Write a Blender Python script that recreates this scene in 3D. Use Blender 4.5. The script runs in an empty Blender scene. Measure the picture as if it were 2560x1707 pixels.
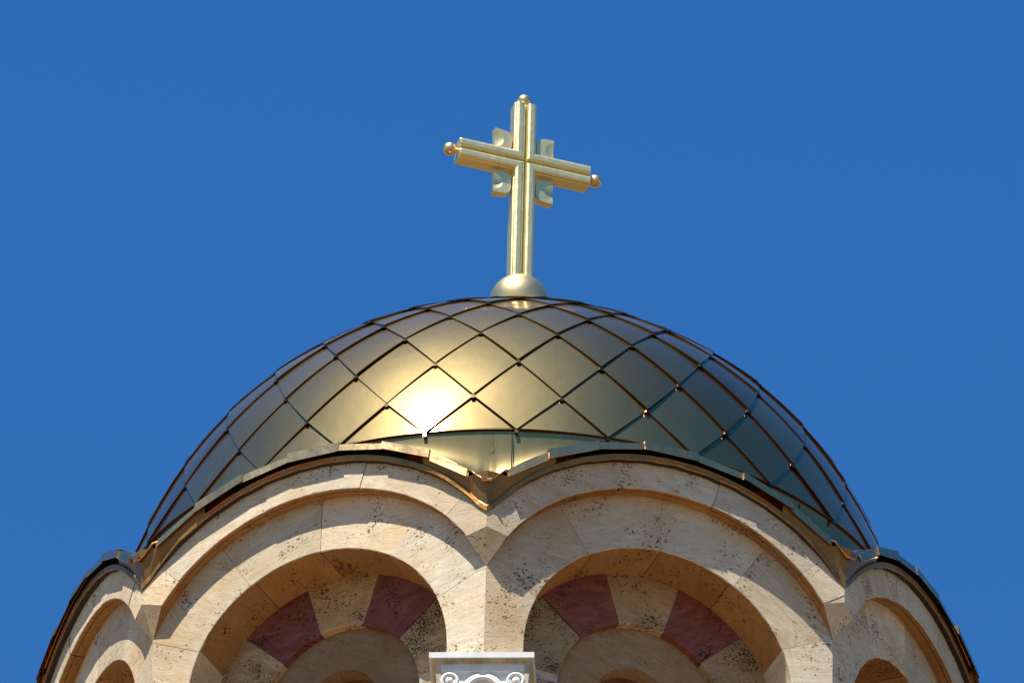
import bpy, math, random
from math import sin, cos, tan, pi, radians, degrees, sqrt, atan2, acos, asin
from mathutils import Vector, Matrix
random.seed(7)
sc = bpy.context.scene
col = sc.collection

# ------------------------------------------------------------------ camera
TH0 = -3.069                      # azimuth of the drum corner that points at the viewer
YAW, PITCH, ROLL = radians(-0.04036), radians(33.01226), radians(1.46495)
CAM = Vector((0.0, -54.7212, -32.2929))
fwd = Vector((sin(YAW)*cos(PITCH), cos(YAW)*cos(PITCH), sin(PITCH)))
right0 = Vector((cos(YAW), -sin(YAW), 0)); up0 = right0.cross(fwd)
right = cos(ROLL)*right0 + sin(ROLL)*up0; upv = -sin(ROLL)*right0 + cos(ROLL)*up0
cd = bpy.data.cameras.new('camera'); cam = bpy.data.objects.new('camera', cd); col.objects.link(cam)
cam.matrix_world = Matrix(((right.x, upv.x, -fwd.x, CAM.x), (right.y, upv.y, -fwd.y, CAM.y),
                           (right.z, upv.z, -fwd.z, CAM.z), (0, 0, 0, 1)))
cd.sensor_width = 36; cd.sensor_fit = 'HORIZONTAL'; cd.lens = 25576.94/2560*36
cd.clip_start = 1; cd.clip_end = 6000
sc.camera = cam

# ------------------------------------------------------------------ sky, sun, exposure
SUN_AZ, SUN_EL = -37.0, 64.0      # azimuth from the viewer's side of the dome, negative = left
def dirv(az, z=0.0):
    a = radians(az); return Vector((sin(a), -cos(a), z))
sdir = (dirv(SUN_AZ)*cos(radians(SUN_EL)) + Vector((0, 0, sin(radians(SUN_EL))))).normalized()
w = bpy.data.worlds.new('World'); sc.world = w; w.use_nodes = True
nt = w.node_tree; bg = nt.nodes['Background']
sky = nt.nodes.new('ShaderNodeTexSky'); sky.sky_type = 'NISHITA'; sky.sun_disc = False
sky.sun_elevation = radians(SUN_EL); sky.sun_rotation = atan2(sdir.x, sdir.y)
sky.air_density = 2.0; sky.dust_density = 0.0; sky.ozone_density = 6.0; sky.altitude = 300
sky.ozone_density = 7.0
hs = nt.nodes.new('ShaderNodeHueSaturation'); hs.inputs['Saturation'].default_value = 1.38; hs.inputs['Value'].default_value = 1.04; hs.inputs['Hue'].default_value = 0.5165
nt.links.new(sky.outputs[0], hs.inputs['Color'])
nt.links.new(hs.outputs[0], bg.inputs[0]); bg.inputs[1].default_value = 0.063
sl = bpy.data.lights.new('sun', 'SUN'); sl.energy = 4.8; sl.angle = radians(0.53); sl.color = (1.0, 0.92, 0.77)
so = bpy.data.objects.new('sun', sl); col.objects.link(so)
so.rotation_euler = sdir.to_track_quat('Z', 'Y').to_euler()
sc.view_settings.view_transform = 'Standard'; sc.view_settings.look = 'None'
sc.view_settings.exposure = 0.75; sc.view_settings.gamma = 1.0
sc.cycles.max_bounces = 12; sc.cycles.diffuse_bounces = 6; sc.cycles.glossy_bounces = 6
sc.cycles.sample_clamp_indirect = 8.0

# ------------------------------------------------------------------ materials
def new_mat(name):
    m = bpy.data.materials.new(name); m.use_nodes = True
    n = m.node_tree.nodes; b = n['Principled BSDF']
    return m, m.node_tree, b
def N(t, kind, **kw):
    n = t.nodes.new(kind)
    for k, v in kw.items():
        if hasattr(n, k): setattr(n, k, v)
        else: n.inputs[k.replace('_', ' ')].default_value = v
    return n
def ramp(t, src, stops, interp='LINEAR'):
    r = t.nodes.new('ShaderNodeValToRGB'); r.color_ramp.interpolation = interp
    e = r.color_ramp.elements
    while len(e) < len(stops): e.new(0.5)
    for i, (p, c) in enumerate(stops):
        e[i].position = p; e[i].color = c if len(c) == 4 else (*c, 1)
    t.links.new(src, r.inputs[0]); return r
def mix(t, fac, a, b, mode='MIX'):
    m = t.nodes.new('ShaderNodeMix'); m.data_type = 'RGBA'; m.blend_type = mode
    for s, v in ((0, fac), (6, a), (7, b)):
        if isinstance(v, (int, float)): m.inputs[s].default_value = v
        elif isinstance(v, tuple): m.inputs[s].default_value = (*v, 1) if len(v) == 3 else v
        else: t.links.new(v, m.inputs[s])
    return m.outputs[2]
def math_(t, op, a, b=None, c=None):
    m = t.nodes.new('ShaderNodeMath'); m.operation = op
    for i, v in enumerate((a, b, c)):
        if v is None: continue
        if isinstance(v, (int, float)): m.inputs[i].default_value = v
        else: t.links.new(v, m.inputs[i])
    return m.outputs[0]

def travertine(name, light, dark, stain, pitcol, pit=0.5, vein=1.0, rough=0.8, psc=1.0):
    m, t, b = new_mat(name)
    tc = N(t, 'ShaderNodeTexCoord'); at = N(t, 'ShaderNodeAttribute', attribute_name='blk')
    # every block is cut differently: shift and tilt the bedding per block
    off = N(t, 'ShaderNodeVectorMath', operation='SCALE'); off.inputs[3].default_value = 23.0
    t.links.new(at.outputs['Vector'], off.inputs[0])
    add = N(t, 'ShaderNodeVectorMath', operation='ADD'); t.links.new(tc.outputs['Object'], add.inputs[0]); t.links.new(off.outputs[0], add.inputs[1])
    sep = N(t, 'ShaderNodeSeparateColor'); t.links.new(at.outputs['Color'], sep.inputs[0])
    rot = N(t, 'ShaderNodeVectorRotate', rotation_type='Y_AXIS'); t.links.new(add.outputs[0], rot.inputs['Vector'])
    ang = math_(t, 'MULTIPLY_ADD', sep.outputs[0], 1.1, -0.55); t.links.new(ang, rot.inputs['Angle'])
    st = N(t, 'ShaderNodeMapping'); st.inputs['Scale'].default_value = (1.6, 1.6, 5.0); t.links.new(rot.outputs[0], st.inputs[0])
    n1 = N(t, 'ShaderNodeTexNoise', Scale=2.4, Detail=9.0, Roughness=0.72, Distortion=1.6); t.links.new(st.outputs[0], n1.inputs[0])
    n2 = N(t, 'ShaderNodeTexNoise', Scale=3.0, Detail=4.0, Roughness=0.6); t.links.new(add.outputs[0], n2.inputs[0])
    n3 = N(t, 'ShaderNodeTexNoise', Scale=1.4, Detail=6.0, Roughness=0.7, Distortion=0.4); t.links.new(tc.outputs['Object'], n3.inputs[0])
    base = ramp(t, n1.outputs[0], [(0.34, dark), (0.5, tuple((x+y)/2 for x, y in zip(light, dark))), (0.62, light)])
    c = mix(t, math_(t, 'MULTIPLY', n2.outputs[0], 0.30), base.outputs[0], light)
    stm = ramp(t, n3.outputs[0], [(0.48, (0, 0, 0)), (0.66, (1, 1, 1))])
    c = mix(t, math_(t, 'MULTIPLY', stm.outputs[0], 0.6), c, stain)
    n4 = N(t, 'ShaderNodeTexNoise', Scale=0.9, Detail=5.0, Roughness=0.65, Distortion=0.6); t.links.new(add.outputs[0], n4.inputs[0])
    gr = ramp(t, n4.outputs[0], [(0.46, (0, 0, 0)), (0.64, (1, 1, 1))])
    c = mix(t, math_(t, 'MULTIPLY', gr.outputs[0], 0.38), c, tuple(x*0.80+0.02 for x in (light[0]*.86, light[1]*.90, light[2]*.98)))
    # tone per block
    tone = math_(t, 'MULTIPLY_ADD', sep.outputs[1], 0.26, 0.84)
    tn = N(t, 'ShaderNodeCombineColor')
    for i in range(3): t.links.new(tone, tn.inputs[i])
    c = mix(t, 1.0, c, tn.outputs[0], 'MULTIPLY')
    warm = mix(t, math_(t, 'MULTIPLY', sep.outputs[2], 0.35), c, (1.0, 0.80, 0.58), 'MULTIPLY')
    # pits: clustered small holes stretched along the bedding
    pst = N(t, 'ShaderNodeMapping'); pst.inputs['Scale'].default_value = (52*psc, 52*psc, 72*psc); t.links.new(rot.outputs[0], pst.inputs[0])
    pn = N(t, 'ShaderNodeTexNoise', Scale=1.0, Detail=3.0, Roughness=0.55, Distortion=0.6); t.links.new(pst.outputs[0], pn.inputs[0])
    cl = N(t, 'ShaderNodeTexNoise', Scale=5.0, Detail=3.0); t.links.new(add.outputs[0], cl.inputs[0])
    thr = math_(t, 'MULTIPLY_ADD', cl.outputs[0], 0.62, pn.outputs[0])
    lo = 1.035 - 0.08*pit
    pr = ramp(t, thr, [(lo, (0, 0, 0)), (lo+0.03, (1, 1, 1))])
    fine = N(t, 'ShaderNodeTexNoise', Scale=55.0, Detail=2.0); t.links.new(st.outputs[0], fine.inputs[0])
    fr = ramp(t, fine.outputs[0], [(0.62, (0, 0, 0)), (0.74, (1, 1, 1))])
    # thin dark veins
    vst = N(t, 'ShaderNodeMapping'); vst.inputs['Scale'].default_value = (2.2, 2.2, 30.0); t.links.new(rot.outputs[0], vst.inputs[0])
    vn = N(t, 'ShaderNodeTexNoise', Scale=1.6, Detail=4.0, Roughness=0.5, Distortion=1.2); t.links.new(vst.outputs[0], vn.inputs[0])
    vd = math_(t, 'ABSOLUTE', math_(t, 'SUBTRACT', vn.outputs[0], 0.5))
    vr = ramp(t, vd, [(0.0, (1, 1, 1)), (0.022, (0, 0, 0))])
    c = mix(t, math_(t, 'MULTIPLY', vr.outputs[0], 0.30*vein), warm, tuple(x*0.55 for x in dark))
    c = mix(t, math_(t, 'MULTIPLY', fr.outputs[0], 0.35), c, tuple(x*0.6 for x in dark))
    halo = ramp(t, thr, [(lo-0.10, (0, 0, 0)), (lo+0.02, (1, 1, 1))])
    c = mix(t, math_(t, 'MULTIPLY', halo.outputs[0], 0.45), c, tuple(x*0.5 for x in stain))
    c = mix(t, math_(t, 'MULTIPLY', pr.outputs[0], 0.9), c, pitcol)
    t.links.new(c, b.inputs['Base Color'])
    rr = math_(t, 'MULTIPLY_ADD', n2.outputs[0], 0.2, rough-0.1); t.links.new(rr, b.inputs['Roughness'])
    b.inputs['Specular IOR Level'].default_value = 0.3
    h = math_(t, 'SUBTRACT', math_(t, 'MULTIPLY', n1.outputs[0], 0.5), math_(t, 'MULTIPLY', pr.outputs[0], 0.9))
    h = math_(t, 'SUBTRACT', h, math_(t, 'MULTIPLY', vr.outputs[0], 0.15))
    h = math_(t, 'ADD', h, math_(t, 'MULTIPLY', fine.outputs[0], 0.35))
    bp = N(t, 'ShaderNodeBump', Strength=0.55, Distance=0.012); t.links.new(h, bp.inputs['Height']); t.links.new(bp.outputs[0], b.inputs['Normal'])
    return m

M = {}
M['stone'] = travertine('cream_travertine', (0.75, 0.67, 0.53), (0.56, 0.44, 0.28), (0.58, 0.38, 0.16), (0.07, 0.045, 0.025), 0.6)
M['warm_shade'] = travertine('warm_shade_travertine', (0.46, 0.245, 0.085), (0.34, 0.165, 0.045), (0.32, 0.14, 0.035), (0.05, 0.02, 0.01), 0.7, 0.8)  # arch undersides: orange bounce light and shade painted into the stone colour
M['inner'] = travertine('recess_shade_travertine', (0.39, 0.29, 0.185), (0.28, 0.185, 0.10), (0.27, 0.155, 0.065), (0.04, 0.025, 0.015), 0.3, 1.5)  # tympanum: recess shade painted in by darkening the cream stone
M['coarse'] = travertine('coarse_travertine', (0.56, 0.44, 0.28), (0.34, 0.235, 0.13), (0.36, 0.24, 0.12), (0.035, 0.022, 0.012), 1.9, 1.0, 0.9, 1.5)
M['red'] = travertine('red_travertine', (0.34, 0.13, 0.115), (0.15, 0.025, 0.02), (0.22, 0.05, 0.03), (0.025, 0.01, 0.01), 0.9, 1.0, 0.6)
M['banded'] = travertine('banded_travertine', (0.62, 0.44, 0.27), (0.46, 0.29, 0.16), (0.42, 0.26, 0.13), (0.06, 0.035, 0.02), 0.9, 2.0, 0.8)

def gold(name, colr, r1, r2, dirt=0.3, bump=0.15, w2=0.5, scale=1.3, dust=(0.60, 0.50, 0.30)):
    m, t, b = new_mat(name)
    tc = N(t, 'ShaderNodeTexCoord')
    n1 = N(t, 'ShaderNodeTexNoise', Scale=scale, Detail=3.0, Roughness=0.5); t.links.new(tc.outputs['Object'], n1.inputs[0])
    n2 = N(t, 'ShaderNodeTexNoise', Scale=38.0, Detail=4.0, Roughness=0.6); t.links.new(tc.outputs['Object'], n2.inputs[0])
    smp = N(t, 'ShaderNodeMapping'); smp.inputs['Scale'].default_value = (9, 9, 0.9); t.links.new(tc.outputs['Object'], smp.inputs[0])
    n3 = N(t, 'ShaderNodeTexNoise', Scale=3.0, Detail=5.0, Roughness=0.65); t.links.new(smp.outputs[0], n3.inputs[0])
    spots = ramp(t, n2.outputs[0], [(0.665, (0, 0, 0)), (0.70, (1, 1, 1))])
    streak = ramp(t, n3.outputs[0], [(0.45, (0, 0, 0)), (0.75, (1, 1, 1))])
    at = N(t, 'ShaderNodeAttribute', attribute_name='blk'); sep = N(t, 'ShaderNodeSeparateColor'); t.links.new(at.outputs['Color'], sep.inputs[0])
    tone = math_(t, 'MULTIPLY_ADD', sep.outputs[1], 0.26, 0.84)
    tn = N(t, 'ShaderNodeCombineColor')
    for i in range(3): t.links.new(tone, tn.inputs[i])
    c = mix(t, 1.0, colr, tn.outputs[0], 'MULTIPLY')
    c = mix(t, math_(t, 'MULTIPLY', streak.outputs[0], dirt*0.5), c, tuple(x*0.55 for x in colr))
    c = mix(t, math_(t, 'MULTIPLY', spots.outputs[0], dirt), c, (0.75, 0.68, 0.50))
    cw = mix(t, 1.0, mix(t, math_(t, 'MULTIPLY', streak.outputs[0], 0.3), dust, tuple(x*0.6 for x in dust)), tn.outputs[0], 'MULTIPLY')
    b.inputs['Metallic'].default_value = 1.0
    t.links.new(c, b.inputs['Base Color'])
    ra = math_(t, 'MULTIPLY_ADD', n1.outputs[0], 0.06, r1-0.03)
    ra = math_(t, 'ADD', ra, math_(t, 'MULTIPLY', streak.outputs[0], 0.05*dirt))
    ra = math_(t, 'ADD', ra, math_(t, 'MULTIPLY', sep.outputs[0], 0.03))
    t.links.new(ra, b.inputs['Roughness'])
    # second, wide lobe: thin film of dust that spreads the sun over the sheet
    b2 = t.nodes.new('ShaderNodeBsdfPrincipled'); b2.inputs['Metallic'].default_value = 1.0
    t.links.new(cw, b2.inputs['Base Color']); b2.inputs['Roughness'].default_value = r2
    mx = t.nodes.new('ShaderNodeMixShader'); mx.inputs[0].default_value = w2
    t.links.new(b.outputs[0], mx.inputs[1]); t.links.new(b2.outputs[0], mx.inputs[2])
    t.links.new(mx.outputs[0], t.nodes['Material Output'].inputs['Surface'])
    hh = math_(t, 'ADD', n1.outputs[0], math_(t, 'MULTIPLY', n2.outputs[0], 0.01))
    bp = N(t, 'ShaderNodeBump', Strength=bump, Distance=0.05); t.links.new(hh, bp.inputs['Height'])
    t.links.new(bp.outputs[0], b.inputs['Normal']); t.links.new(bp.outputs[0], b2.inputs['Normal'])
    return m
M['tile'] = gold('bronze_gold_sheet', (0.56, 0.23, 0.065), 0.07, 0.46, 0.45, 0.17, 0.13, 1.3, (0.66, 0.53, 0.26))
M['hem'] = gold('dark_hem', (0.07, 0.035, 0.015), 0.15, 0.4, 0.1, 0.1, 0.04)
M['fascia'] = gold('gold_fascia', (0.62, 0.33, 0.12), 0.15, 0.5, 0.45, 0.2, 0.13, 5.0)
M['soffit'] = gold('gold_soffit', (0.48, 0.20, 0.05), 0.25, 0.5, 0.7, 0.4, 0.6, 5.0, (0.40, 0.20, 0.06))
M['cross'] = gold('pale_gold', (0.90, 0.58, 0.22), 0.22, 0.48, 0.35, 0.25, 0.80, 4.0, (0.95, 0.83, 0.44))
M['ball'] = gold('ball_gold', (0.80, 0.52, 0.20), 0.20, 0.5, 0.25, 0.10, 0.5, 3.0, (0.80, 0.66, 0.38))

def simple(name, c, rough=0.7, nscale=6.0, amt=0.25, bump=0.2, metallic=0.0):
    m, t, b = new_mat(name)
    tc = N(t, 'ShaderNodeTexCoord'); n = N(t, 'ShaderNodeTexNoise', Scale=nscale, Detail=6.0, Roughness=0.65)
    t.links.new(tc.outputs['Object'], n.inputs[0])
    r = ramp(t, n.outputs[0], [(0.3, tuple(x*(1-amt) for x in c)), (0.7, tuple(min(1, x*(1+amt*0.6)) for x in c))])
    t.links.new(r.outputs[0], b.inputs['Base Color']); b.inputs['Roughness'].default_value = rough
    b.inputs['Metallic'].default_value = metallic
    bp = N(t, 'ShaderNodeBump', Strength=bump, Distance=0.01); t.links.new(n.outputs[0], bp.inputs['Height']); t.links.new(bp.outputs[0], b.inputs['Normal'])
    return m
M['marble'] = simple('white_marble', (0.70, 0.72, 0.74), 0.5, 7.0, 0.16)
M['carve'] = simple('carved_marble', (0.82, 0.83, 0.84), 0.5, 10.0, 0.06)
M['dirtymarble'] = simple('stained_marble', (0.52, 0.47, 0.36), 0.7, 14.0, 0.45)
M['wood'] = simple('brown_wood', (0.20, 0.085, 0.035), 0.6, 9.0, 0.4)
M['valley'] = simple('brown_flashing', (0.24, 0.125, 0.04), 0.4, 4.0, 0.4, 0.1, 0.5)
M['gap_shade'] = simple('black_gap_shade', (0.03, 0.026, 0.024), 0.8, 20.0, 0.4)  # near-black colour standing in for shade in the eave gaps
M['dark'] = simple('dark_inside', (0.06, 0.045, 0.035), 0.9, 3.0, 0.3)
gm, gt, gb = new_mat('window_glass'); gb.inputs['Base Color'].default_value = (0.03, 0.035, 0.04, 1); gb.inputs['Roughness'].default_value = 0.08
M['glass'] = gm
M['ground'] = simple('paving', (0.10, 0.075, 0.045), 0.9, 0.05, 0.3)
M['roof'] = simple('clay_roof', (0.35, 0.20, 0.12), 0.8, 2.0, 0.3)

# ------------------------------------------------------------------ mesh helper
class MB:
    def __init__(s): s.v = []; s.f = []; s.c = []; s.sm = []
    def vert(s, p): s.v.append(tuple(p)); return len(s.v)-1
    def face(s, idx, c=(0.5, 0.5, 0.5), smooth=False): s.f.append(tuple(idx)); s.c.append(c); s.sm.append(smooth)
    def poly(s, pts, c=(0.5, 0.5, 0.5), smooth=False): s.face([s.vert(p) for p in pts], c, smooth)
    def grid(s, P, c=(0.5, 0.5, 0.5), smooth=True, flip=False, cf=None):
        n, m = len(P), len(P[0]); ix = [[s.vert(p) for p in row] for row in P]
        for i in range(n-1):
            for j in range(m-1):
                q = (ix[i][j], ix[i+1][j], ix[i+1][j+1], ix[i][j+1])
                s.face(q[::-1] if flip else q, cf(i, j) if cf else c, smooth)
    def box(s, c0, ax, ay, az, c=(0.5, 0.5, 0.5)):   # centre and three half-axis vectors
        V = [s.vert(c0 + sx*ax + sy*ay + sz*az) for sx in (-1, 1) for sy in (-1, 1) for sz in (-1, 1)]
        for q in ((0, 1, 3, 2), (4, 6, 7, 5), (0, 4, 5, 1), (2, 3, 7, 6), (0, 2, 6, 4), (1, 5, 7, 3)):
            s.face([V[i] for i in q], c)
    def lathe(s, org, prof, seg=48, axis=Vector((0, 0, 1)), c=(0.5, 0.5, 0.5), smooth=True):
        a = axis.normalized(); u = a.orthogonal().normalized(); w_ = a.cross(u)
        P = [[org + a*z + (u*cos(2*pi*k/seg)+w_*sin(2*pi*k/seg))*r for k in range(seg+1)] for r, z in prof]
        s.grid(P, c, smooth, flip=True)
    def build(s, name, mat, parent=None, merge=True, bevel=0):
        me = bpy.data.meshes.new(name); me.from_pydata(s.v, [], s.f); me.materials.append(mat)
        a = me.attributes.new('blk', 'FLOAT_COLOR', 'CORNER')
        k = 0
        for i, p in enumerate(me.polygons):
            p.use_smooth = s.sm[i]
            for _ in p.loop_indices: a.data[k].color = (*s.c[i], 1); k += 1
        if merge:
            import bmesh
            bm = bmesh.new(); bm.from_mesh(me); bmesh.ops.remove_doubles(bm, verts=bm.verts, dist=1e-5)
            bmesh.ops.recalc_face_normals(bm, faces=bm.faces); bm.to_mesh(me); bm.free()
        me.update()
        o = bpy.data.objects.new(name, me); col.objects.link(o)
        if parent: o.parent = parent
        return o
def empty(name, label, cat, loc=(0, 0, 0), group=None):
    o = bpy.data.objects.new(name, None); col.objects.link(o); o.location = loc
    o['label'] = label; o['category'] = cat
    if group: o['group'] = group
    return o
def rc(): return (random.random(), random.random(), random.random())

# ------------------------------------------------------------------ fitted dimensions (metres, origin on the dome axis)
C22, T22 = cos(radians(22.5)), tan(radians(22.5))
RA, RB = 3.0, 2.8986
aA, aB = RA*C22, RB*C22
aC, aD = aB-0.326, aB-0.382
tA, tB = aA*T22, aB*T22
zA, rA, rAo = -0.704, 1.212, 1.395
zB, rB, rC, rW = -0.712, 0.860, 0.519, 0.245
ZBOT = -0.84                      # top of the capitals
ZLOW = -3.2                       # bottom of the arcade
FACES = [TH0 + 22.5 + 45*k for k in range(-4, 4)]

GROUND_Z = -33.95
# ground sheet
g = MB(); g.poly([(-3000, -3000, GROUND_Z), (3000, -3000, GROUND_Z), (3000, 3000, GROUND_Z), (-3000, 3000, GROUND_Z)])
go = g.build('ground', M['ground']); go['kind'] = 'structure'

tower = empty('church_tower', 'octagonal cream travertine drum with arched gables, carrying a tiled golden dome', 'church tower')

def fp(faz):                       # face-local: t along the face, o outward from the axis, z up
    n_, t_ = dirv(faz), dirv(faz+90)
    return lambda t, o, z: n_*o + t_*t + Vector((0, 0, z))
def pol(t0, z0, r, a): return (t0 + r*cos(radians(a)), z0 + r*sin(radians(a)))

# ---- outer moulding (proudest arch, dies into the corners with a cut-back tip)
def archivolt(faz):
    P = fp(faz); m = MB(); us = MB()
    joints = [0, 44, 76, 105, 138, 180]
    blk = [rc() for _ in range(5)]; dof = [random.uniform(-.003, .003) for _ in range(5)]; dor = [random.uniform(-.003, .004) for _ in range(5)]
    aE, aTip = 33.3, 23.8
    def bi(a): return max(0, min(4, sum(a > j for j in joints[1:-1])))
    edges = [aE, 44, 76, 105, 138, 180-aE]
    for i in range(5):
        a0, a1 = edges[i], edges[i+1]; n = max(2, int((a1-a0)/1.6)); c = blk[i]; d = dof[i]; ri = rA+dor[i]
        A = [a0+(a1-a0)*k/n for k in range(n+1)]
        A[0] += 0.035 if i > 0 else 0; A[-1] -= 0.035 if i < 4 else 0
        jag = [random.uniform(-.0025, .002) for _ in A]
        rows = []
        for a, j in zip(A, jag):
            ro = min(rAo+0.03, (tA-1e-4)/abs(cos(radians(a))) if abs(cos(radians(a))) > 1e-6 else 9)
            ti, zi = pol(0, zA, ri+j, a); to, zo = pol(0, zA, ro, a)
            ti = max(-tA, min(tA, ti))
            tb_, zb_ = pol(0, zA, ri+.004, a)
            tm_, zm_ = pol(0, zA, ri-.002, a); tg, zg = pol(0, zA, ri+.008, a)
            e = .004
            te, ze = pol(0, zA, ri+e, a)
            rows.append([P(to, aA+d, zo), P(te, aA+d, ze), P(ti, aA+d-e, zi), P(ti, aA-.030, zi), P(tg, aA-.031, zg), P(tg, aA-.036, zg), P(tm_, aA-.037, zm_), P(tb_, aB-.01, zb_)])
        m.grid([r[:3] for r in rows], c, False); us.grid([r[2:] for r in rows], c, False)
    for s in (-1, 1):              # cut-back tips
        c = rc()
        E = P(s*rA*cos(radians(aE)), aA, zA+rA*sin(radians(aE)))
        O = P(s*tA, aA, zA+tA*tan(radians(aE))); Nn = P(s*tA, aA, 0.0)
        tip = P(s*tB, aB, zA+rA*sin(radians(aTip))-.0)
        m.poly([E, O, Nn], blk[0 if s > 0 else 4]); m.poly([E, Nn, tip], c)
        prev = E; back = P(s*rA*cos(radians(aE)), aB-.01, zA+rA*sin(radians(aE)))
        pts = []
        for k in range(5):
            f = k/4; a = aE+(aTip-aE)*f; o = aA+(aB-aA)*f
            pts.append((P(s*rA*cos(radians(a)), o, zA+rA*sin(radians(a))), P(s*rA*cos(radians(a)), aB-.01, zA+rA*sin(radians(a)))))
        for k in range(4): us.poly([pts[k][0], pts[k+1][0], pts[k+1][1], pts[k][1]], c, True)
    o = m.build('archivolt', M['stone'], tower, merge=False)
    us.build('archivolt_soffit', M['warm_shade'], o, merge=False); return o

# ---- arch ring, set back, dies into the pier stones
def arch_ring(faz):
    P = fp(faz); m = MB()
    js = [24, 57, 90, 122.5, 156.5]
    for i in range(4):
        a0, a1 = js[i], js[i+1]; c = rc(); n = 22; d = random.uniform(-.003, .003); ri = rB+random.uniform(-.002, .002)
        rows = []
        for k in range(n+1):
            a = a0+(a1-a0)*k/n + (0.05 if k == 0 else (-0.05 if k == n else 0)); j = random.uniform(-.0025, .002)
            ca = abs(cos(radians(a))); ro = min(1.26, (tB)/ca if ca > 1e-6 else 9)
            to, zo = pol(0, zB, ro, a); ti, zi = pol(0, zB, ri+j, a); te, ze = pol(0, zB, ri+.005, a)
            rows.append([P(to, aB+d, zo), P(te, aB+d, ze), P(ti, aB+d-.005, zi)])
        m.grid(rows, c, False)
    return m.build('arch_ring', M['stone'], tower, merge=False)

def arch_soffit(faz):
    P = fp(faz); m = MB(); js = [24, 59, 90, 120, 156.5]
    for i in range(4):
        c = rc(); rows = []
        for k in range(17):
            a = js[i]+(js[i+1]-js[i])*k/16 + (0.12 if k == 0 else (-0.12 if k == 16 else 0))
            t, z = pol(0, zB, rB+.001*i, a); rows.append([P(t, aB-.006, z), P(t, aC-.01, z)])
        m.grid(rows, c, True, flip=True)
    return m.build('arch_soffit', M['warm_shade'], tower, merge=False)

# ---- pier stone at a corner: two faces of the drum meeting on the arris, curved sides
def pier(caz):
    m = MB()
    for s in (-1, 1):
        faz = caz + s*22.5; P = fp(faz); sg = -s; c = rc()   # this corner is at t = sg*tB of that face
        A = [24-24*k/8 for k in range(9)]
        inner = [pol(0, zB, rB, a) for a in A] + [(rB, zB-.06), (rB, ZBOT)]
        outer = []
        a = 24; t0, z0 = tB, zB + tB*tan(radians(24))
        for k in range(len(inner)):
            f = k/(len(inner)-1); outer.append((tB, z0+(ZBOT-z0)*f))
        rows = [[P(sg*to, aB+.001, zo), P(sg*(ti+.005), aB+.001, zi), P(sg*ti, aB-.004, zi)] for (ti, zi), (to, zo) in zip(inner, outer)]
        m.grid(rows, c, False)
        rows = [[P(sg*ti, aB-.004, zi), P(sg*ti, aC-.01, zi)] for ti, zi in inner]
        c2 = rc(); m.grid(rows, c2, True)
    return m.build('pier_stone', M['stone'], tower, merge=False)

def voussoir(faz, a0, a1, mat, label, c):
    P = fp(faz); m = MB(); n = 12; A = [a0+.35+(a1-a0-.7)*k/n for k in range(n+1)]
    d = random.uniform(0, .006)
    rows = []
    for a in A:
        j = random.uniform(-.002, .002)
        o_, i_, e_ = pol(0, zB, rB+.012, a), pol(0, zB, rC+j, a), pol(0, zB, rC+.006, a)
        rows.append([P(o_[0], aC+d, o_[1]), P(e_[0], aC+d, e_[1]), P(i_[0], aC+d-.006, i_[1]), P(i_[0], aD-.012, i_[1])])
    m.grid(rows, c, False)
    for r in (rows[0], rows[-1]):      # joint faces
        b0 = r[0] - dirv(faz)*.03
        m.poly([r[0], r[1], r[2], r[3], b0], c)
    o = m.build('voussoir', mat, tower, merge=False); o['label'] = label; return o

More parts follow.
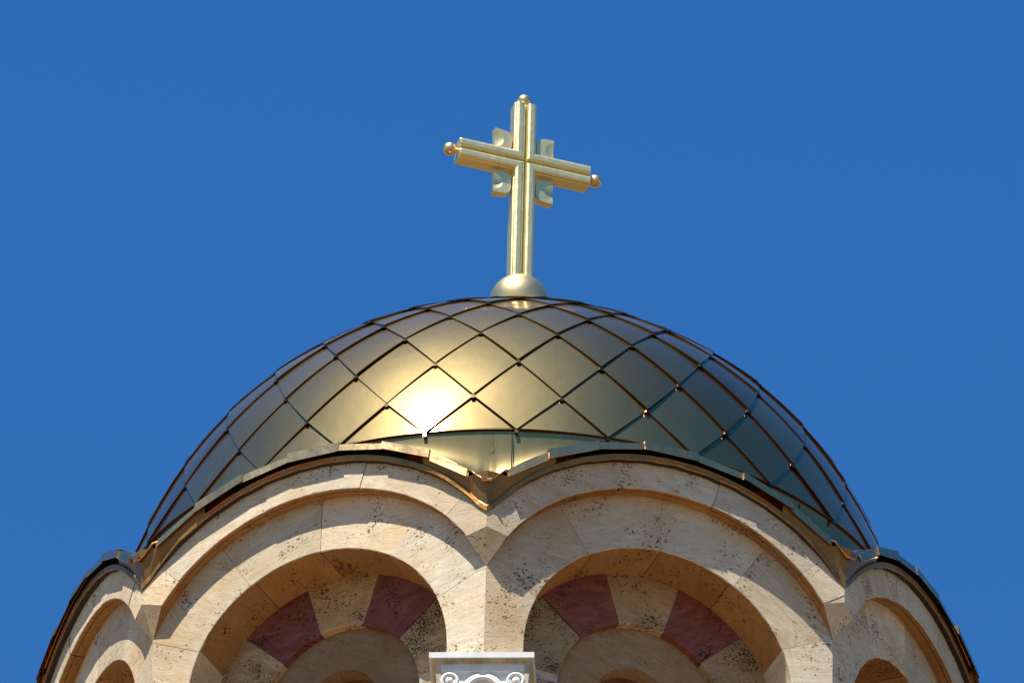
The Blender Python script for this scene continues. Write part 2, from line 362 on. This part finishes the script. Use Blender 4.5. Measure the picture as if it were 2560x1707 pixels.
def recess(faz):                    # the wall inside the arch: tympanum, jamb blocks, window
    P = fp(faz); m = MB()
    # tympanum with the round window head
    hw = 0.5
    c = rc(); n = 40; rows = []
    for k in range(n+1):
        a = 180*k/n; o_, i_ = pol(0, zB, rC+.02, a), pol(-.02, zB, rW, a)
        rows.append([P(o_[0], aD, o_[1]), P(i_[0], aD, i_[1]), P(i_[0], aD-.16, i_[1])])
    m.grid(rows, c, False)
    for s in (-1, 1):
        x0, x1 = (s*(rC+.02), -.02+s*rW)
        m.grid([[P(x0, aD, zB), P(x1, aD, zB), P(x1, aD-.16, zB)], [P(x0, aD, -2.2), P(x1, aD, -2.2), P(x1, aD-.16, -2.2)]], rc(), False)
    m.poly([P(-rC-.02, aD, -2.2), P(rC+.02, aD, -2.2), P(rC+.02, aD, ZLOW), P(-rC-.02, aD, ZLOW)], rc())
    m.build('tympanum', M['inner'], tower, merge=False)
    # grout bed behind the voussoirs and coursed jamb stones below them
    for s in (-1, 1):
        b = MB()
        for k in range(8):
            z1 = zB-.31*k; z0 = z1-.304; cc = rc()
            b.poly([P(s*(rB+.012), aC, z1), P(s*rC, aC, z1), P(s*rC, aC, z0), P(s*(rB+.012), aC, z0)], cc)
            b.poly([P(s*rC, aC, z1), P(s*rC, aD-.01, z1), P(s*rC, aD-.01, z0), P(s*rC, aC, z0)], cc)
        b.build('jamb', M['coarse'], tower, merge=False)
    gr = MB(); rows = []
    for k in range(41):
        a = 180*k/40; o_, i_ = pol(0, zB, rB+.03, a), pol(0, zB, rC+.006, a)
        rows.append([P(o_[0], aC-.008, o_[1]), P(i_[0], aC-.008, i_[1])])
    gr.grid(rows, (.5, .5, .5), False); gr.build('mortar', M['dirtymarble'], tower, merge=False)
    # window: wooden frame and glass
    fr = MB(); rows = []
    for k in range(33):
        a = 180*k/32; o_, i_ = pol(-.02, zB, rW+.004, a), pol(-.02, zB, rW-.045, a)
        rows.append([P(o_[0], aD-.13, o_[1]), P(i_[0], aD-.13, i_[1]), P(i_[0], aD-.17, i_[1])])
    rows = [[P(-.02+rW+.004, aD-.13, -2.2), P(-.02+rW-.045, aD-.13, -2.2), P(-.02+rW-.045, aD-.17, -2.2)]] + rows + [[P(-.02-rW-.004, aD-.13, -2.2), P(-.02-rW+.045, aD-.13, -2.2), P(-.02-rW+.045, aD-.17, -2.2)]]
    fr.grid(rows, (.5, .5, .5), False)
    fr.box(P(-.02, aD-.15, -1.35), dirv(faz+90)*.02, dirv(faz)*.02, Vector((0, 0, .85)))
    f = fr.build('window_frame', M['wood'], tower, merge=False)
    gl = MB(); pts = [P(pol(-.02, zB, rW-.03, 180*k/24)[0], aD-.16, pol(0, zB, rW-.03, 180*k/24)[1]) for k in range(25)]
    gl.poly(pts + [P(-.02-rW+.03, aD-.16, -2.2), P(-.02+rW-.03, aD-.16, -2.2)]); gl.build('window_pane', M['glass'], f)

VL = [(174, 138, 'coarse', 'rough speckled cream block at the left foot of its arch'),
      (138, 106, 'red', 'dark red stone left of the crown of its arch'),
      (106, 74, 'banded', 'banded cream stone at the crown of its arch'),
      (74, 42, 'red', 'dark red stone right of the crown of its arch'),
      (42, 6, 'coarse', 'rough speckled cream block at the right foot of its arch')]

# ---- metal: eave of each arched gable
zF, rF, oF = -0.784, 1.525, 0.064          # fascia, lower edge
zG, rG, oG = -0.750, 1.549, 0.052          # fascia, upper edge
XE = 1.035                                 # where the fascia stops short of the corner
def upper(t): return zG + sqrt(rG*rG - t*t)
def lower(t): return zF + sqrt(rF*rF - t*t)
NSEG = 7
def fascia(faz, k):
    P = fp(faz); m = MB()
    aa = asin(XE/rG)*(1-2*k/NSEG), asin(XE/rG)*(1-2*(k+1)/NSEG)
    t0, t1 = rG*sin(aa[0]), rG*sin(aa[1])
    hi = k % 2; d = .008*hi+.002*((k*5) % 3)
    j = [random.uniform(-.007, .007) for _ in range(4)]
    t0 += .012; t1 -= .012
    if k == 0: t0 -= .012
    if k == NSEG-1: t1 += .012
    u0, u1 = P(t0, aA+oG+d, upper(t0)+j[0]+.008*hi), P(t1, aA+oG+d, upper(t1)+j[1]+.008*hi)
    l0, l1 = P(t0, aA+oF+d, lower(t0)+j[2]+.002), P(t1, aA+oF+d, lower(t1)+j[3]+.002)
    n_ = dirv(faz); e = n_*.010
    dn = (l0-u0)
    g0, g1 = l0-n_*.012+Vector((0, 0, .004)), l1-n_*.012+Vector((0, 0, .004))
    b0, b1 = u0-n_*.10+Vector((0, 0, -.004)), u1-n_*.10+Vector((0, 0, -.004))
    rim = Vector((0, 0, -.003))
    c = rc()
    # sheet, hemmed lower edge, turned-back top, and lap edges so that it has thickness
    m.poly([u0, u1, l1, l0], c); m.poly([l0, l1, l1+rim+n_*.003, l0+rim+n_*.003], c); m.poly([l0+rim+n_*.003, l1+rim+n_*.003, g1, g0], c)
    m.poly([u0, b0, b1, u1], c)
    for a, b, gq, bq in ((u0, l0, g0, b0), (u1, l1, g1, b1)):
        m.poly([a, b, b-n_*.014, a-n_*.014], c)
    o = m.build('fascia_sheet', M['fascia'], tower, merge=False)
    return o

def eave_soffit(faz):
    P = fp(faz); m = MB(); rows = []; drows = []; dts = []; urows = []; vrows = {False: [], True: []}
    n = 44
    for k in range(n+1):
        t = -tA + 2*tA*k/n
        def zz(r, z0=zA): return z0+sqrt(max(0, r*r-t*t))
        wob = .003*sin(k*1.7+faz)+random.uniform(-.0012, .0012)
        zb = -.660+sqrt(1.386**2-t*t) if abs(t) < 1.1 else zz(1.425)
        pts = [(aA+.034, zb-.043+wob), (aA+.040, zb-.038+wob), (aA+.041, zb-.006), (aA+.036, zb), (aA+.028, zb+.004), (aA-.06, zb+.006)]
        kk = 1-.75*min(1, max(0, (abs(t)-.90)/.2)); pts = [(aA+(o-aA)*kk if o > aA else o, z) for o, z in pts]
        tt = lambda o: t*(o*T22/tA) if abs(t) > tA-.02 else t
        r = [P(tt(o), o, z) for o, z in pts]
        urows.append([P(tt(o), o, z) for o, z in ((aA-.05, zb-.040), (aA+.034*kk, zb-.0435+wob))])
        dk = [r[-1]]
        if abs(t) < XE+.01:
            dk += [P(t, aA-.06, lower(t)+.05), P(t, aA+oF-.014, lower(t)+.045), P(t, aA+oF-.012, lower(t)+.012)]
            drows.append(dk); dts.append(t)
            if abs(t) > .70: vrows[t > 0].append([P(tt(aA+.028*kk), aA+.028*kk, zb+.004), P(tt(aA+.046), aA+.046, lower(t)+.020)])
        else:
            vrows[t > 0].append([P(tt(aA+.028*kk), aA+.028*kk, zb+.004), P(tt(aA+.046), aA+.046, .36)])
        rows.append(r)
    m.grid(rows, (.5, .5, .5), False)
    o = m.build('eave_soffit', M['soffit'], tower, merge=False)
    d = MB(); d.grid(urows, (.5, .5, .5), False); d.build('band_underside', M['gap_shade'], tower, merge=False)
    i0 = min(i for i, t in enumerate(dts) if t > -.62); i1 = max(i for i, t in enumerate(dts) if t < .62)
    for sl_, mt in ((drows[i0:i1+1], 'gap_shade'), (drows[:i0+1], 'soffit'), (drows[i1:], 'soffit')):
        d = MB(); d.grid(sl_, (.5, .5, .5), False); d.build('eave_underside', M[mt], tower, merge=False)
    for q in vrows.values():
        v = MB(); v.grid(q, rc(), False); v.build('valley_flashing', M['valley'], tower, merge=False)

# ---- roof skirt between the dome's last seam and the eaves
RD, ZD = 2.48, 0.617
TH = {0: 43.56, 1: 49.98, 2: 57.35, 3: 65.74, 4: 73.79, 5: 81.2}
for i_, a_ in ((-1, 37.6), (-2, 32.2), (-3, 27.4), (-4, 23.2), (-5, 19.5), (-6, 16.3), (-7, 13.5)): TH[i_] = a_
def theta(s):
    s = max(-7, min(5, s)); i = math.floor(s); f = s-i
    if f == 0: return TH[i]
    return TH[i]*(1-f)+TH[i+1]*f
def sph(th, az, h=0.0):
    if th > 71.5: h += .026*min(1.3, ((th-71.5)/9.5)**2)      # lowest sheets flared outward to bring the sun glint lower
    a = radians(th); return dirv(az)*((RD+h)*sin(a)) + Vector((0, 0, ZD+(RD+h)*cos(a)))
def skirt():
    m = MB()
    for faz in FACES:
        P = fp(faz)
        te = tA*1.045
        ts = [-te, -te+.05, -te+.11, -XE-.03, -XE] + [-XE+2*XE*k/24 for k in range(1, 24)] + [XE, XE+.03, te-.11, te-.05, te]
        rows = []
        for t in ts:
            if abs(t) <= XE: z = upper(t)-.004; o = aA+oG-.01
            else:
                f = (abs(t)-XE)/(te-XE); z = upper(XE)+.015 + (.295-upper(XE)-.015)*min(1, f*1.6); o = aA+.064-.012*f**3
            e = P(t, o, z); az = degrees(atan2(e.x, -e.y)); re = sqrt(e.x**2+e.y**2)
            d = sph(80.7, az, .012); rd = sqrt(d.x**2+d.y**2)
            row = []
            for k in range(13):
                s = k/12; rr = rd+(re-rd)*s**4.2; z_ = d.z+(e.z-d.z)*s
                row.append(dirv(az)*rr+Vector((0, 0, z_)))
            row.append(row[-1]-dirv(az)*.006-Vector((0, 0, .012)))
            row.append(row[-1]-dirv(az)*.012+Vector((0, 0, .006)))
            rows.append(row)
        m.grid(rows, rc(), True)
    o = m.build('roof_skirt', M['tile'], dome, merge=True)
    # standing joints of the skirt sheets
    for caz in [TH0+45*k for k in range(8)]:
        j = MB()
        az = caz+2.6
        p0, p1 = sph(80.9, az, .004), sph(90, az, .03)
        r_ = dirv(az+90)*.004
        j.poly([p0-r_, p0+r_, p1+r_, p1-r_])
        j.build('skirt_joint', M['hem'], dome, merge=False)

NT = 28; PH = 0.098
def lat(s, k): return theta(s), PH + k*360/NT
def make_dome():
    m = MB(); hem = MB(); tabs = hem
    H = .020; n = 8
    for s0 in range(-6, 6):
        for k0 in range(NT):
            ko = k0 + (0.0 if (s0+1) % 2 == 1 else 0.5)      # top node row s0-1: odd rows sit on k, even rows on k+.5
            half = s0 == 5
            c = rc(); wj = [random.uniform(-.005, .005) for _ in range(4)]
            def pt(u, v, dh=0.0):
                s = s0-1+u+v; k = ko+(u-v)/2
                th, az = lat(s, k)
                h = .004 + H*(u+v)/2 + wj[0]*u*(1-v)+wj[1]*v*(1-u)+wj[2]*u*v
                return sph(th, az, h+dh)
            if not half:
                P_ = [[pt(i/n, j/n) for j in range(n+1)] for i in range(n+1)]
                m.grid(P_, c, True)
            else:                                              # last row is cut along the horizontal seam
                ix = [[m.vert(pt(i/n, j/n)) for j in range(n+1-i)] for i in range(n+1)]
                for i in range(n):
                    for j in range(n-i):
                        if i+j == n-1: m.face((ix[i][j], ix[i+1][j], ix[i][j+1]), c, True)
                        else: m.face((ix[i][j], ix[i+1][j], ix[i+1][j+1], ix[i][j+1]), c, True)
            # rolled hem along the two lower edges (or along the seam)
            if not half:
                for side in (0, 1):
                    rows = []
                    for q in range(9):
                        f = q/8
                        a = (lambda x, d: pt(1+x, f, d)) if side == 0 else (lambda x, d: pt(f, 1+x, d))
                        rows.append([a(-.004, .0), a(-.003, .0025), a(.002, .0025), a(.003, .0), a(.000, -.012)])
                    hem.grid(rows, c, False)
                if s0 > -4:
                    b0 = pt(1, 1); th, az = lat(s0+1, ko)
                    up_ = (sph(th-1, az)-sph(th+1, az)).normalized(); sd = dirv(az+90); ou = up_.cross(sd).normalized()
                    if ou.dot(b0-Vector((0, 0, ZD))) < 0: ou = -ou
                    cc_ = b0 - up_*.012 - ou*.006
                    tabs.box(cc_, sd*.011, up_*.017, ou*.004, c)
            else:
                rows = []
                for q in range(9):
                    f = q/8
                    rows.append([pt(f-.012, 1-f-.012, .001), pt(f-.006, 1-f-.006, .009), pt(f+.004, 1-f+.004, .006), pt(f+.008, 1-f+.008, -.012)])
                hem.grid(rows, c, False)
    m.build('dome_sheeting', M['tile'], dome, merge=False)
    hem.build('sheet_hem', M['hem'], dome, merge=False)
    # inner shell and top plate, so no gap shows
    sh = MB(); sh.lathe(Vector((0, 0, ZD)), [((RD-.03)*sin(radians(a)), (RD-.03)*cos(radians(a))) for a in range(0, 91, 3)], 96)
    sh.build('dome_shell', M['dark'], dome)
    tp = MB(); tp.lathe(Vector((0, 0, ZD)), [((RD+.022)*sin(radians(a)), (RD+.022)*cos(radians(a))) for a in (0, 3, 6, 9, 12, 14, 16, 17.5)], 56)
    tp.build('top_plate', M['tile'], dome)

dome = MB().build('dome', M['tile'], tower, merge=False)
bpy.data.objects.remove(dome)
dome = bpy.data.objects.new('dome', None); col.objects.link(dome); dome.parent = tower
make_dome(); skirt()

for i, faz in enumerate(FACES):
    archivolt(faz); arch_ring(faz); arch_soffit(faz); recess(faz); eave_soffit(faz)
    for (a1, a0, mt, lb) in VL: voussoir(faz, a0, a1, M[mt], lb, rc())
    for k in range(NSEG): fascia(faz, k)
    pier(faz+22.5)

# ---- corner capitals with carved panels, columns under them
def capital(caz):
    n_, t_ = dirv(caz), dirv(caz+90); Z = Vector((0, 0, 1)); RF = 2.935
    Q = lambda t, o, z: n_*o + t_*t + Z*z
    m = MB()
    m.box(Q(-.012, RF-.26, ZBOT-.0165), t_*.312, n_*.26, Z*.0185)
    cap = m.build('capital', M['marble'], tower, merge=False)
    s = MB()                                                # stained steps under the abacus
    s.box(Q(-.01, RF-.266, ZBOT-.0415), t_*.300, n_*.252, Z*.0065)
    s.box(Q(-.008, RF-.274, ZBOT-.0545), t_*.290, n_*.250, Z*.0065)
    # raised frame left and right of the panel, tapering downwards
    for sg in (-1, 1):
        a, b = .280, .245
        x = [(a, -.060), (a-.030, -.060), (b-.030, -.60), (b, -.60)]
        f = [Q(sg*u-.006, RF-.032-(-.06-v)*.07, ZBOT+v) for u, v in x]; bk = [p-n_*.40 for p in f]
        s.poly(f); s.poly([f[0], f[3], bk[3], bk[0]]); s.poly([f[1], f[2], f[2]-n_*.03, f[1]-n_*.03])
    s.build('capital_moulding', M['dirtymarble'], cap, merge=False)
    p = MB()
    pr = [(-.055, -.034), (-.104, -.038), (-.108, -.048), (-.118, -.054), (-.60, -.090)]
    rows = [[Q(sg*(.252+.05*z_)-.006, RF+o, ZBOT+z_) for sg in (-1, 1)] for z_, o in [(a, b) for a, b in pr]]
    p.grid(rows, (.5, .5, .5), False)
    p.build('capital_panel', M['marble'], cap, merge=False)
    # carving: two volutes, a cusped arch over a roundel with a flared cross
    face = lambda x, z, d=0.0: Q(x-.004, RF-.055-(-.118-z)*.075+d, ZBOT+z)
    def ribbon(pts, wd, d0, d1, mb):
        n = len(pts)
        rows = []
        for i, (x, z) in enumerate(pts):
            a, b = pts[max(0, i-1)], pts[min(n-1, i+1)]; dx, dz = b[0]-a[0], b[1]-a[1]; L = math.hypot(dx, dz) or 1
            nx, nz = -dz/L*wd/2, dx/L*wd/2
            rows.append([face(x+nx, z+nz, d0), face(x+nx*.95, z+nz*.95, d1*.7), face(x+nx*.5, z+nz*.5, d1), face(x-nx*.5, z-nz*.5, d1), face(x-nx*.95, z-nz*.95, d1*.7), face(x-nx, z-nz, d0)])
        mb.grid(rows, (.5, .5, .5), True)
    def disc(x, z, r, d0, d1, mb, seg=28):
        rows = [[face(x+r*q*cos(2*pi*k/seg), z+r*q*sin(2*pi*k/seg), d) for k in range(seg+1)] for q, d in ((1, d0), (.96, d1*.8), (.6, d1), (0.01, d1*1.05))]
        mb.grid(rows, (.5, .5, .5), True)
    for sg in (-1, 1):
        v = MB()
        cx, cz = sg*.198, -.172
        disc(cx, cz, .024, 0, .030, v)
        sp = []
        for k in range(40):
            a = radians(-95 + k*11); r = .036+.014*k/39
            sp.append((cx - sg*r*cos(a) if False else cx+sg*r*sin(a), cz - r*cos(a)))
        ribbon(sp, .024, 0, .028, v)
        v.build('volute', M['carve'], cap, merge=False)
    r_ = MB()
    oc = (0.0, -.248)
    ribbon([(oc[0]+.098*cos(radians(a)), oc[1]+.098*sin(radians(a))) for a in range(-40, 221, 10)], .026, 0, .030, r_)
    ribbon([(oc[0]+.120*cos(radians(a)), oc[1]+.120*sin(radians(a))) for a in range(15, 83, 6)], .020, 0, .018, r_)
    ribbon([(oc[0]+.120*cos(radians(a)), oc[1]+.120*sin(radians(a))) for a in range(98, 166, 6)], .020, 0, .018, r_)
    for sg in (-1, 1):
        ribbon([(sg*.105, -.200), (sg*.135, -.196), (sg*.165, -.215), (sg*.165, -.28), (sg*.14, -.38)], .05, 0, .020, r_)
    r_.build('carved_wreath', M['carve'], cap, merge=False)
    em = MB()
    for k in range(4):                                     # four flared, notched arms
        a = radians(90*k); ca, sa = cos(a), sin(a)
        def R(x, z): return (oc[0]+x*ca-z*sa, oc[1]+x*sa+z*ca)
        for poly in ([(-.012, .0), (.012, .0), (.014, .035), (-.014, .035)], [(-.014, .035), (-.004, .040), (-.014, .066), (-.026, .062)], [(.014, .035), (.026, .062), (.014, .066), (.004, .040)]):
            top = [face(*R(*q), .018) for q in poly]; bot = [face(*R(*q), .0) for q in poly]
            em.poly(top)
            for i in range(4): em.poly([top[i], top[(i+1) % 4], bot[(i+1) % 4], bot[i]])
    em.build('carved_cross', M['carve'], cap, merge=False)
    cl = MB()
    cl.lathe(Q(0, RF-.28, ZBOT), [(.23, -.6), (.20, -.66), (.165, -.70), (.16, -2.15), (.19, -2.22), (.23, -2.30), (.23, -2.37)], 36)
    cl.build('column', M['marble'], cap)
    bx = MB(); hw = .23
    bx.box(Q(0, RF-.33, ZBOT-.36), t_*.235, n_*.215, Z*.285); bx.build('capital_block', M['marble'], cap, merge=False)

for k in range(8): capital(TH0+45*k)

# ---- body of the drum and of the church below the frame
b = MB(); R0 = aC/C22-.30
ring = lambda R, z: [dirv(TH0+45*k)*R+Vector((0, 0, z)) for k in range(9)]
b.grid([ring(1.9, -.9), ring(1.9, ZLOW)], (.5, .5, .5), False)
b.build('drum_core', M['dark'], tower, merge=False)
b = MB(); b.grid([ring(2.45, ZLOW+.02), ring(3.15, ZLOW), ring(3.2, ZLOW-.15), ring(3.0, ZLOW-.3), ring(3.0, ZLOW-2.2)], (.4, .5, .3), False)
b.build('drum_base', M['stone'], tower, merge=False)
b = MB(); b.grid([ring(3.0, ZLOW-2.0), ring(9.0, ZLOW-6), ring(9.2, ZLOW-6.2)], (.5, .5, .5), False); b.build('church_roof', M['roof'], tower, merge=False)
b = MB(); b.grid([ring(8.6, ZLOW-6), ring(8.6, GROUND_Z-.2)], (.4, .5, .3), False); b.build('church_wall', M['stone'], tower, merge=False)
# blind core behind the arcade so that light does not leak between the wall layers
b = MB()
for faz in FACES:
    P = fp(faz)
    b.poly([P(-.97, aC-.02, zB+.0), P(-.97, aC-.02, .5), P(.97, aC-.02, .5), P(.97, aC-.02, zB)], (.5,)*3) if False else None

# ------------------------------------------------------------------ the cross
ZS, RS = 3.5504, 0.1911
cross = empty('dome_cross', 'pale gold cross with a ball at each tip, on the sphere at the dome top', 'cross', (0, 0, ZS-RS))
CB = Vector((0, 0, ZS-RS))
cf = TH0+22.5; Pc = fp(cf)
ZC = 4.6157
def local(p): return p-CB
# section: two chunky rails with a groove between, small steps on the flanks
SEC = [(-.077, 0), (-.077, .040), (-.068, .044), (-.068, .058), (-.052, .064), (-.026, .064), (-.014, .060), (0, .034)]
SEC = SEC + [(-x, y) for x, y in SEC[-2::-1]]
loop = SEC + [(-x, -y) for x, y in SEC[1:-1]]
def bar(mb, z0, z1, horiz, m0, m1):
    # the profile swept along one arm; where arms meet they are mitred at 45 degrees
    a = []; e = []
    for x, y in loop:
        s0 = z0 + (abs(x) if m0 else 0); s1 = z1 - (abs(x) if m1 else 0)
        if horiz:
            a.append(local(Pc(s0 if not m0 else z0+abs(x)*(1 if z1 > z0 else -1), y, ZC+x))); e.append(local(Pc(s1, y, ZC+x)))
        else:
            a.append(local(Pc(x, y, ZC+(z0+abs(x)*(1 if z1 > z0 else -1) if m0 else z0)))); e.append(local(Pc(x, y, ZC+s1)))
    n = len(loop); ia = [mb.vert(p) for p in a]; ie = [mb.vert(p) for p in e]
    for i in range(n): mb.face((ia[i], ia[(i+1) % n], ie[(i+1) % n], ie[i]))
    mb.face(ie)
def arm(z1, horiz, name='arm', lab=None):
    mb = MB(); bar(mb, 0, z1, horiz, True, False)
    o = mb.build(name, M['cross'], cross)
    bv = o.modifiers.new('bevel', 'BEVEL'); bv.width = .003; bv.segments = 2; bv.limit_method = 'ANGLE'; bv.angle_limit = radians(25)
    return o
AL_ = .447
arm(AL_, False, 'upper_arm'); arm(AL_, True, 'side_arm'); arm(-AL_, True, 'side_arm'); arm(-(ZC-ZS-RS+.02), False, 'shaft')
def sphere(mb, c, r, sx=32, sy=20):
    mb.lathe(c, [(r*sin(pi*k/sy)+1e-6, r*cos(pi*k/sy)) for k in range(sy+1)], sx)
for (t, z) in ((AL_, 0), (-AL_, 0), (0, AL_)):
    mb = MB(); L = .052; c = Pc(t+(L if t > 0 else -L if t < 0 else 0), 0, ZC+z+(L if z > 0 else 0))
    sphere(mb, local(c), .0435)
    axis = (c-Pc(t, 0, ZC+z)).normalized()
    mb.lathe(local(Pc(t, 0, ZC+z)), [(.016, -.01), (.016, .02)], 16, axis)
    mb.build('tip_ball', M['ball'], cross)
mb = MB(); sphere(mb, local(Vector((0, 0, ZS))), RS, 64, 40); mb.build('base_ball', M['ball'], cross)
mb = MB(); mb.lathe(local(Vector((0, 0, 0))), [(.42, 3.02), (.34, 3.10), (.20, 3.19), (.13, 3.26), (.10, 3.34), (.10, 3.42)], 48); mb.build('neck', M['ball'], cross)
# the four lobes: a plate with a rounded inner side and a dished hollow opening outwards
def lobe(sx, sz):
    mb = MB(); cx, cz = sx*.143, sz*.163-.022; hw, hh, th = .060, .085, .028
    # outline in local (x outward from shaft, z away from centre)
    pts = []
    def rc_(x0, z0, r, a0, a1, n=8): return [(x0+r*cos(radians(a0+(a1-a0)*k/n)), z0+r*sin(radians(a0+(a1-a0)*k/n))) for k in range(n+1)]
    ro = .052
    out = [(hw, -hh), (hw, hh)] + rc_(-hw+ro, hh-ro-.004, ro, 90, 180) + rc_(-hw+ro, -hh+ro+.004, ro, 180, 270)
    hc, hr = (hw, 0.0), .060
    n = 20
    def W(x, z, y): return local(Pc(cx+sx*x, y, ZC+cz+z))
    for sy in (1, -1):
        # front: ring between outline and dish
        dish = [(hc[0]+hr*cos(radians(90+180*k/n)), hc[1]+hr*sin(radians(90+180*k/n))) for k in range(n+1)]
        def outp(a):        # ray from the dish centre to the outline
            best = None; dx, dz = cos(a), sin(a)
            for i in range(1, len(out)):
                (x1, z1), (x2, z2) = out[i], out[(i+1) % len(out)]
                ex, ez = x2-x1, z2-z1; den = dx*ez-dz*ex
                if abs(den) < 1e-9: continue
                tt = ((x1-hc[0])*ez-(z1-hc[1])*ex)/den; uu = ((x1-hc[0])*dz-(z1-hc[1])*dx)/den
                if tt > 0 and -1e-6 <= uu <= 1+1e-6 and (best is None or tt < best): best = tt
            best = best or hh
            return (hc[0]+best*dx, hc[1]+best*dz)
        rows = []
        for k in range(n+1):
            a = radians(90+180*k/n)
            o_ = outp(a) if 0 < k < n else (hw, hh if k == 0 else -hh)
            d_ = dish[k]
            row = [W(o_[0], o_[1], 0), W(o_[0], o_[1], sy*th*.75), W(o_[0]*.96+d_[0]*.04, o_[1]*.96+d_[1]*.04, sy*th), W(d_[0], d_[1], sy*th)]
            for q in (0.85, .65, .4, .15, 0.0):
                row.append(W(hc[0]+(d_[0]-hc[0])*q, hc[1]+(d_[1]-hc[1])*q, sy*(th-.010*(1-q*q))))
            rows.append(row)
        mb.grid(rows, (.5, .5, .5), False)
    # outer flat edge
    ed = []
    for k in range(n+1):
        z = -hh+2*hh*k/n
        q = min(1, abs(z)/hr); y = th-.010*(1-q*q) if q < 1 else th*.9
        ed.append([W(hw, z, -y), W(hw, z, y)])
    mb.grid(ed, (.5, .5, .5), False)
    o = mb.build('corner_lobe', M['cross'], cross)
    return o
for sx in (-1, 1):
    for sz in (-1, 1): lobe(sx, sz)
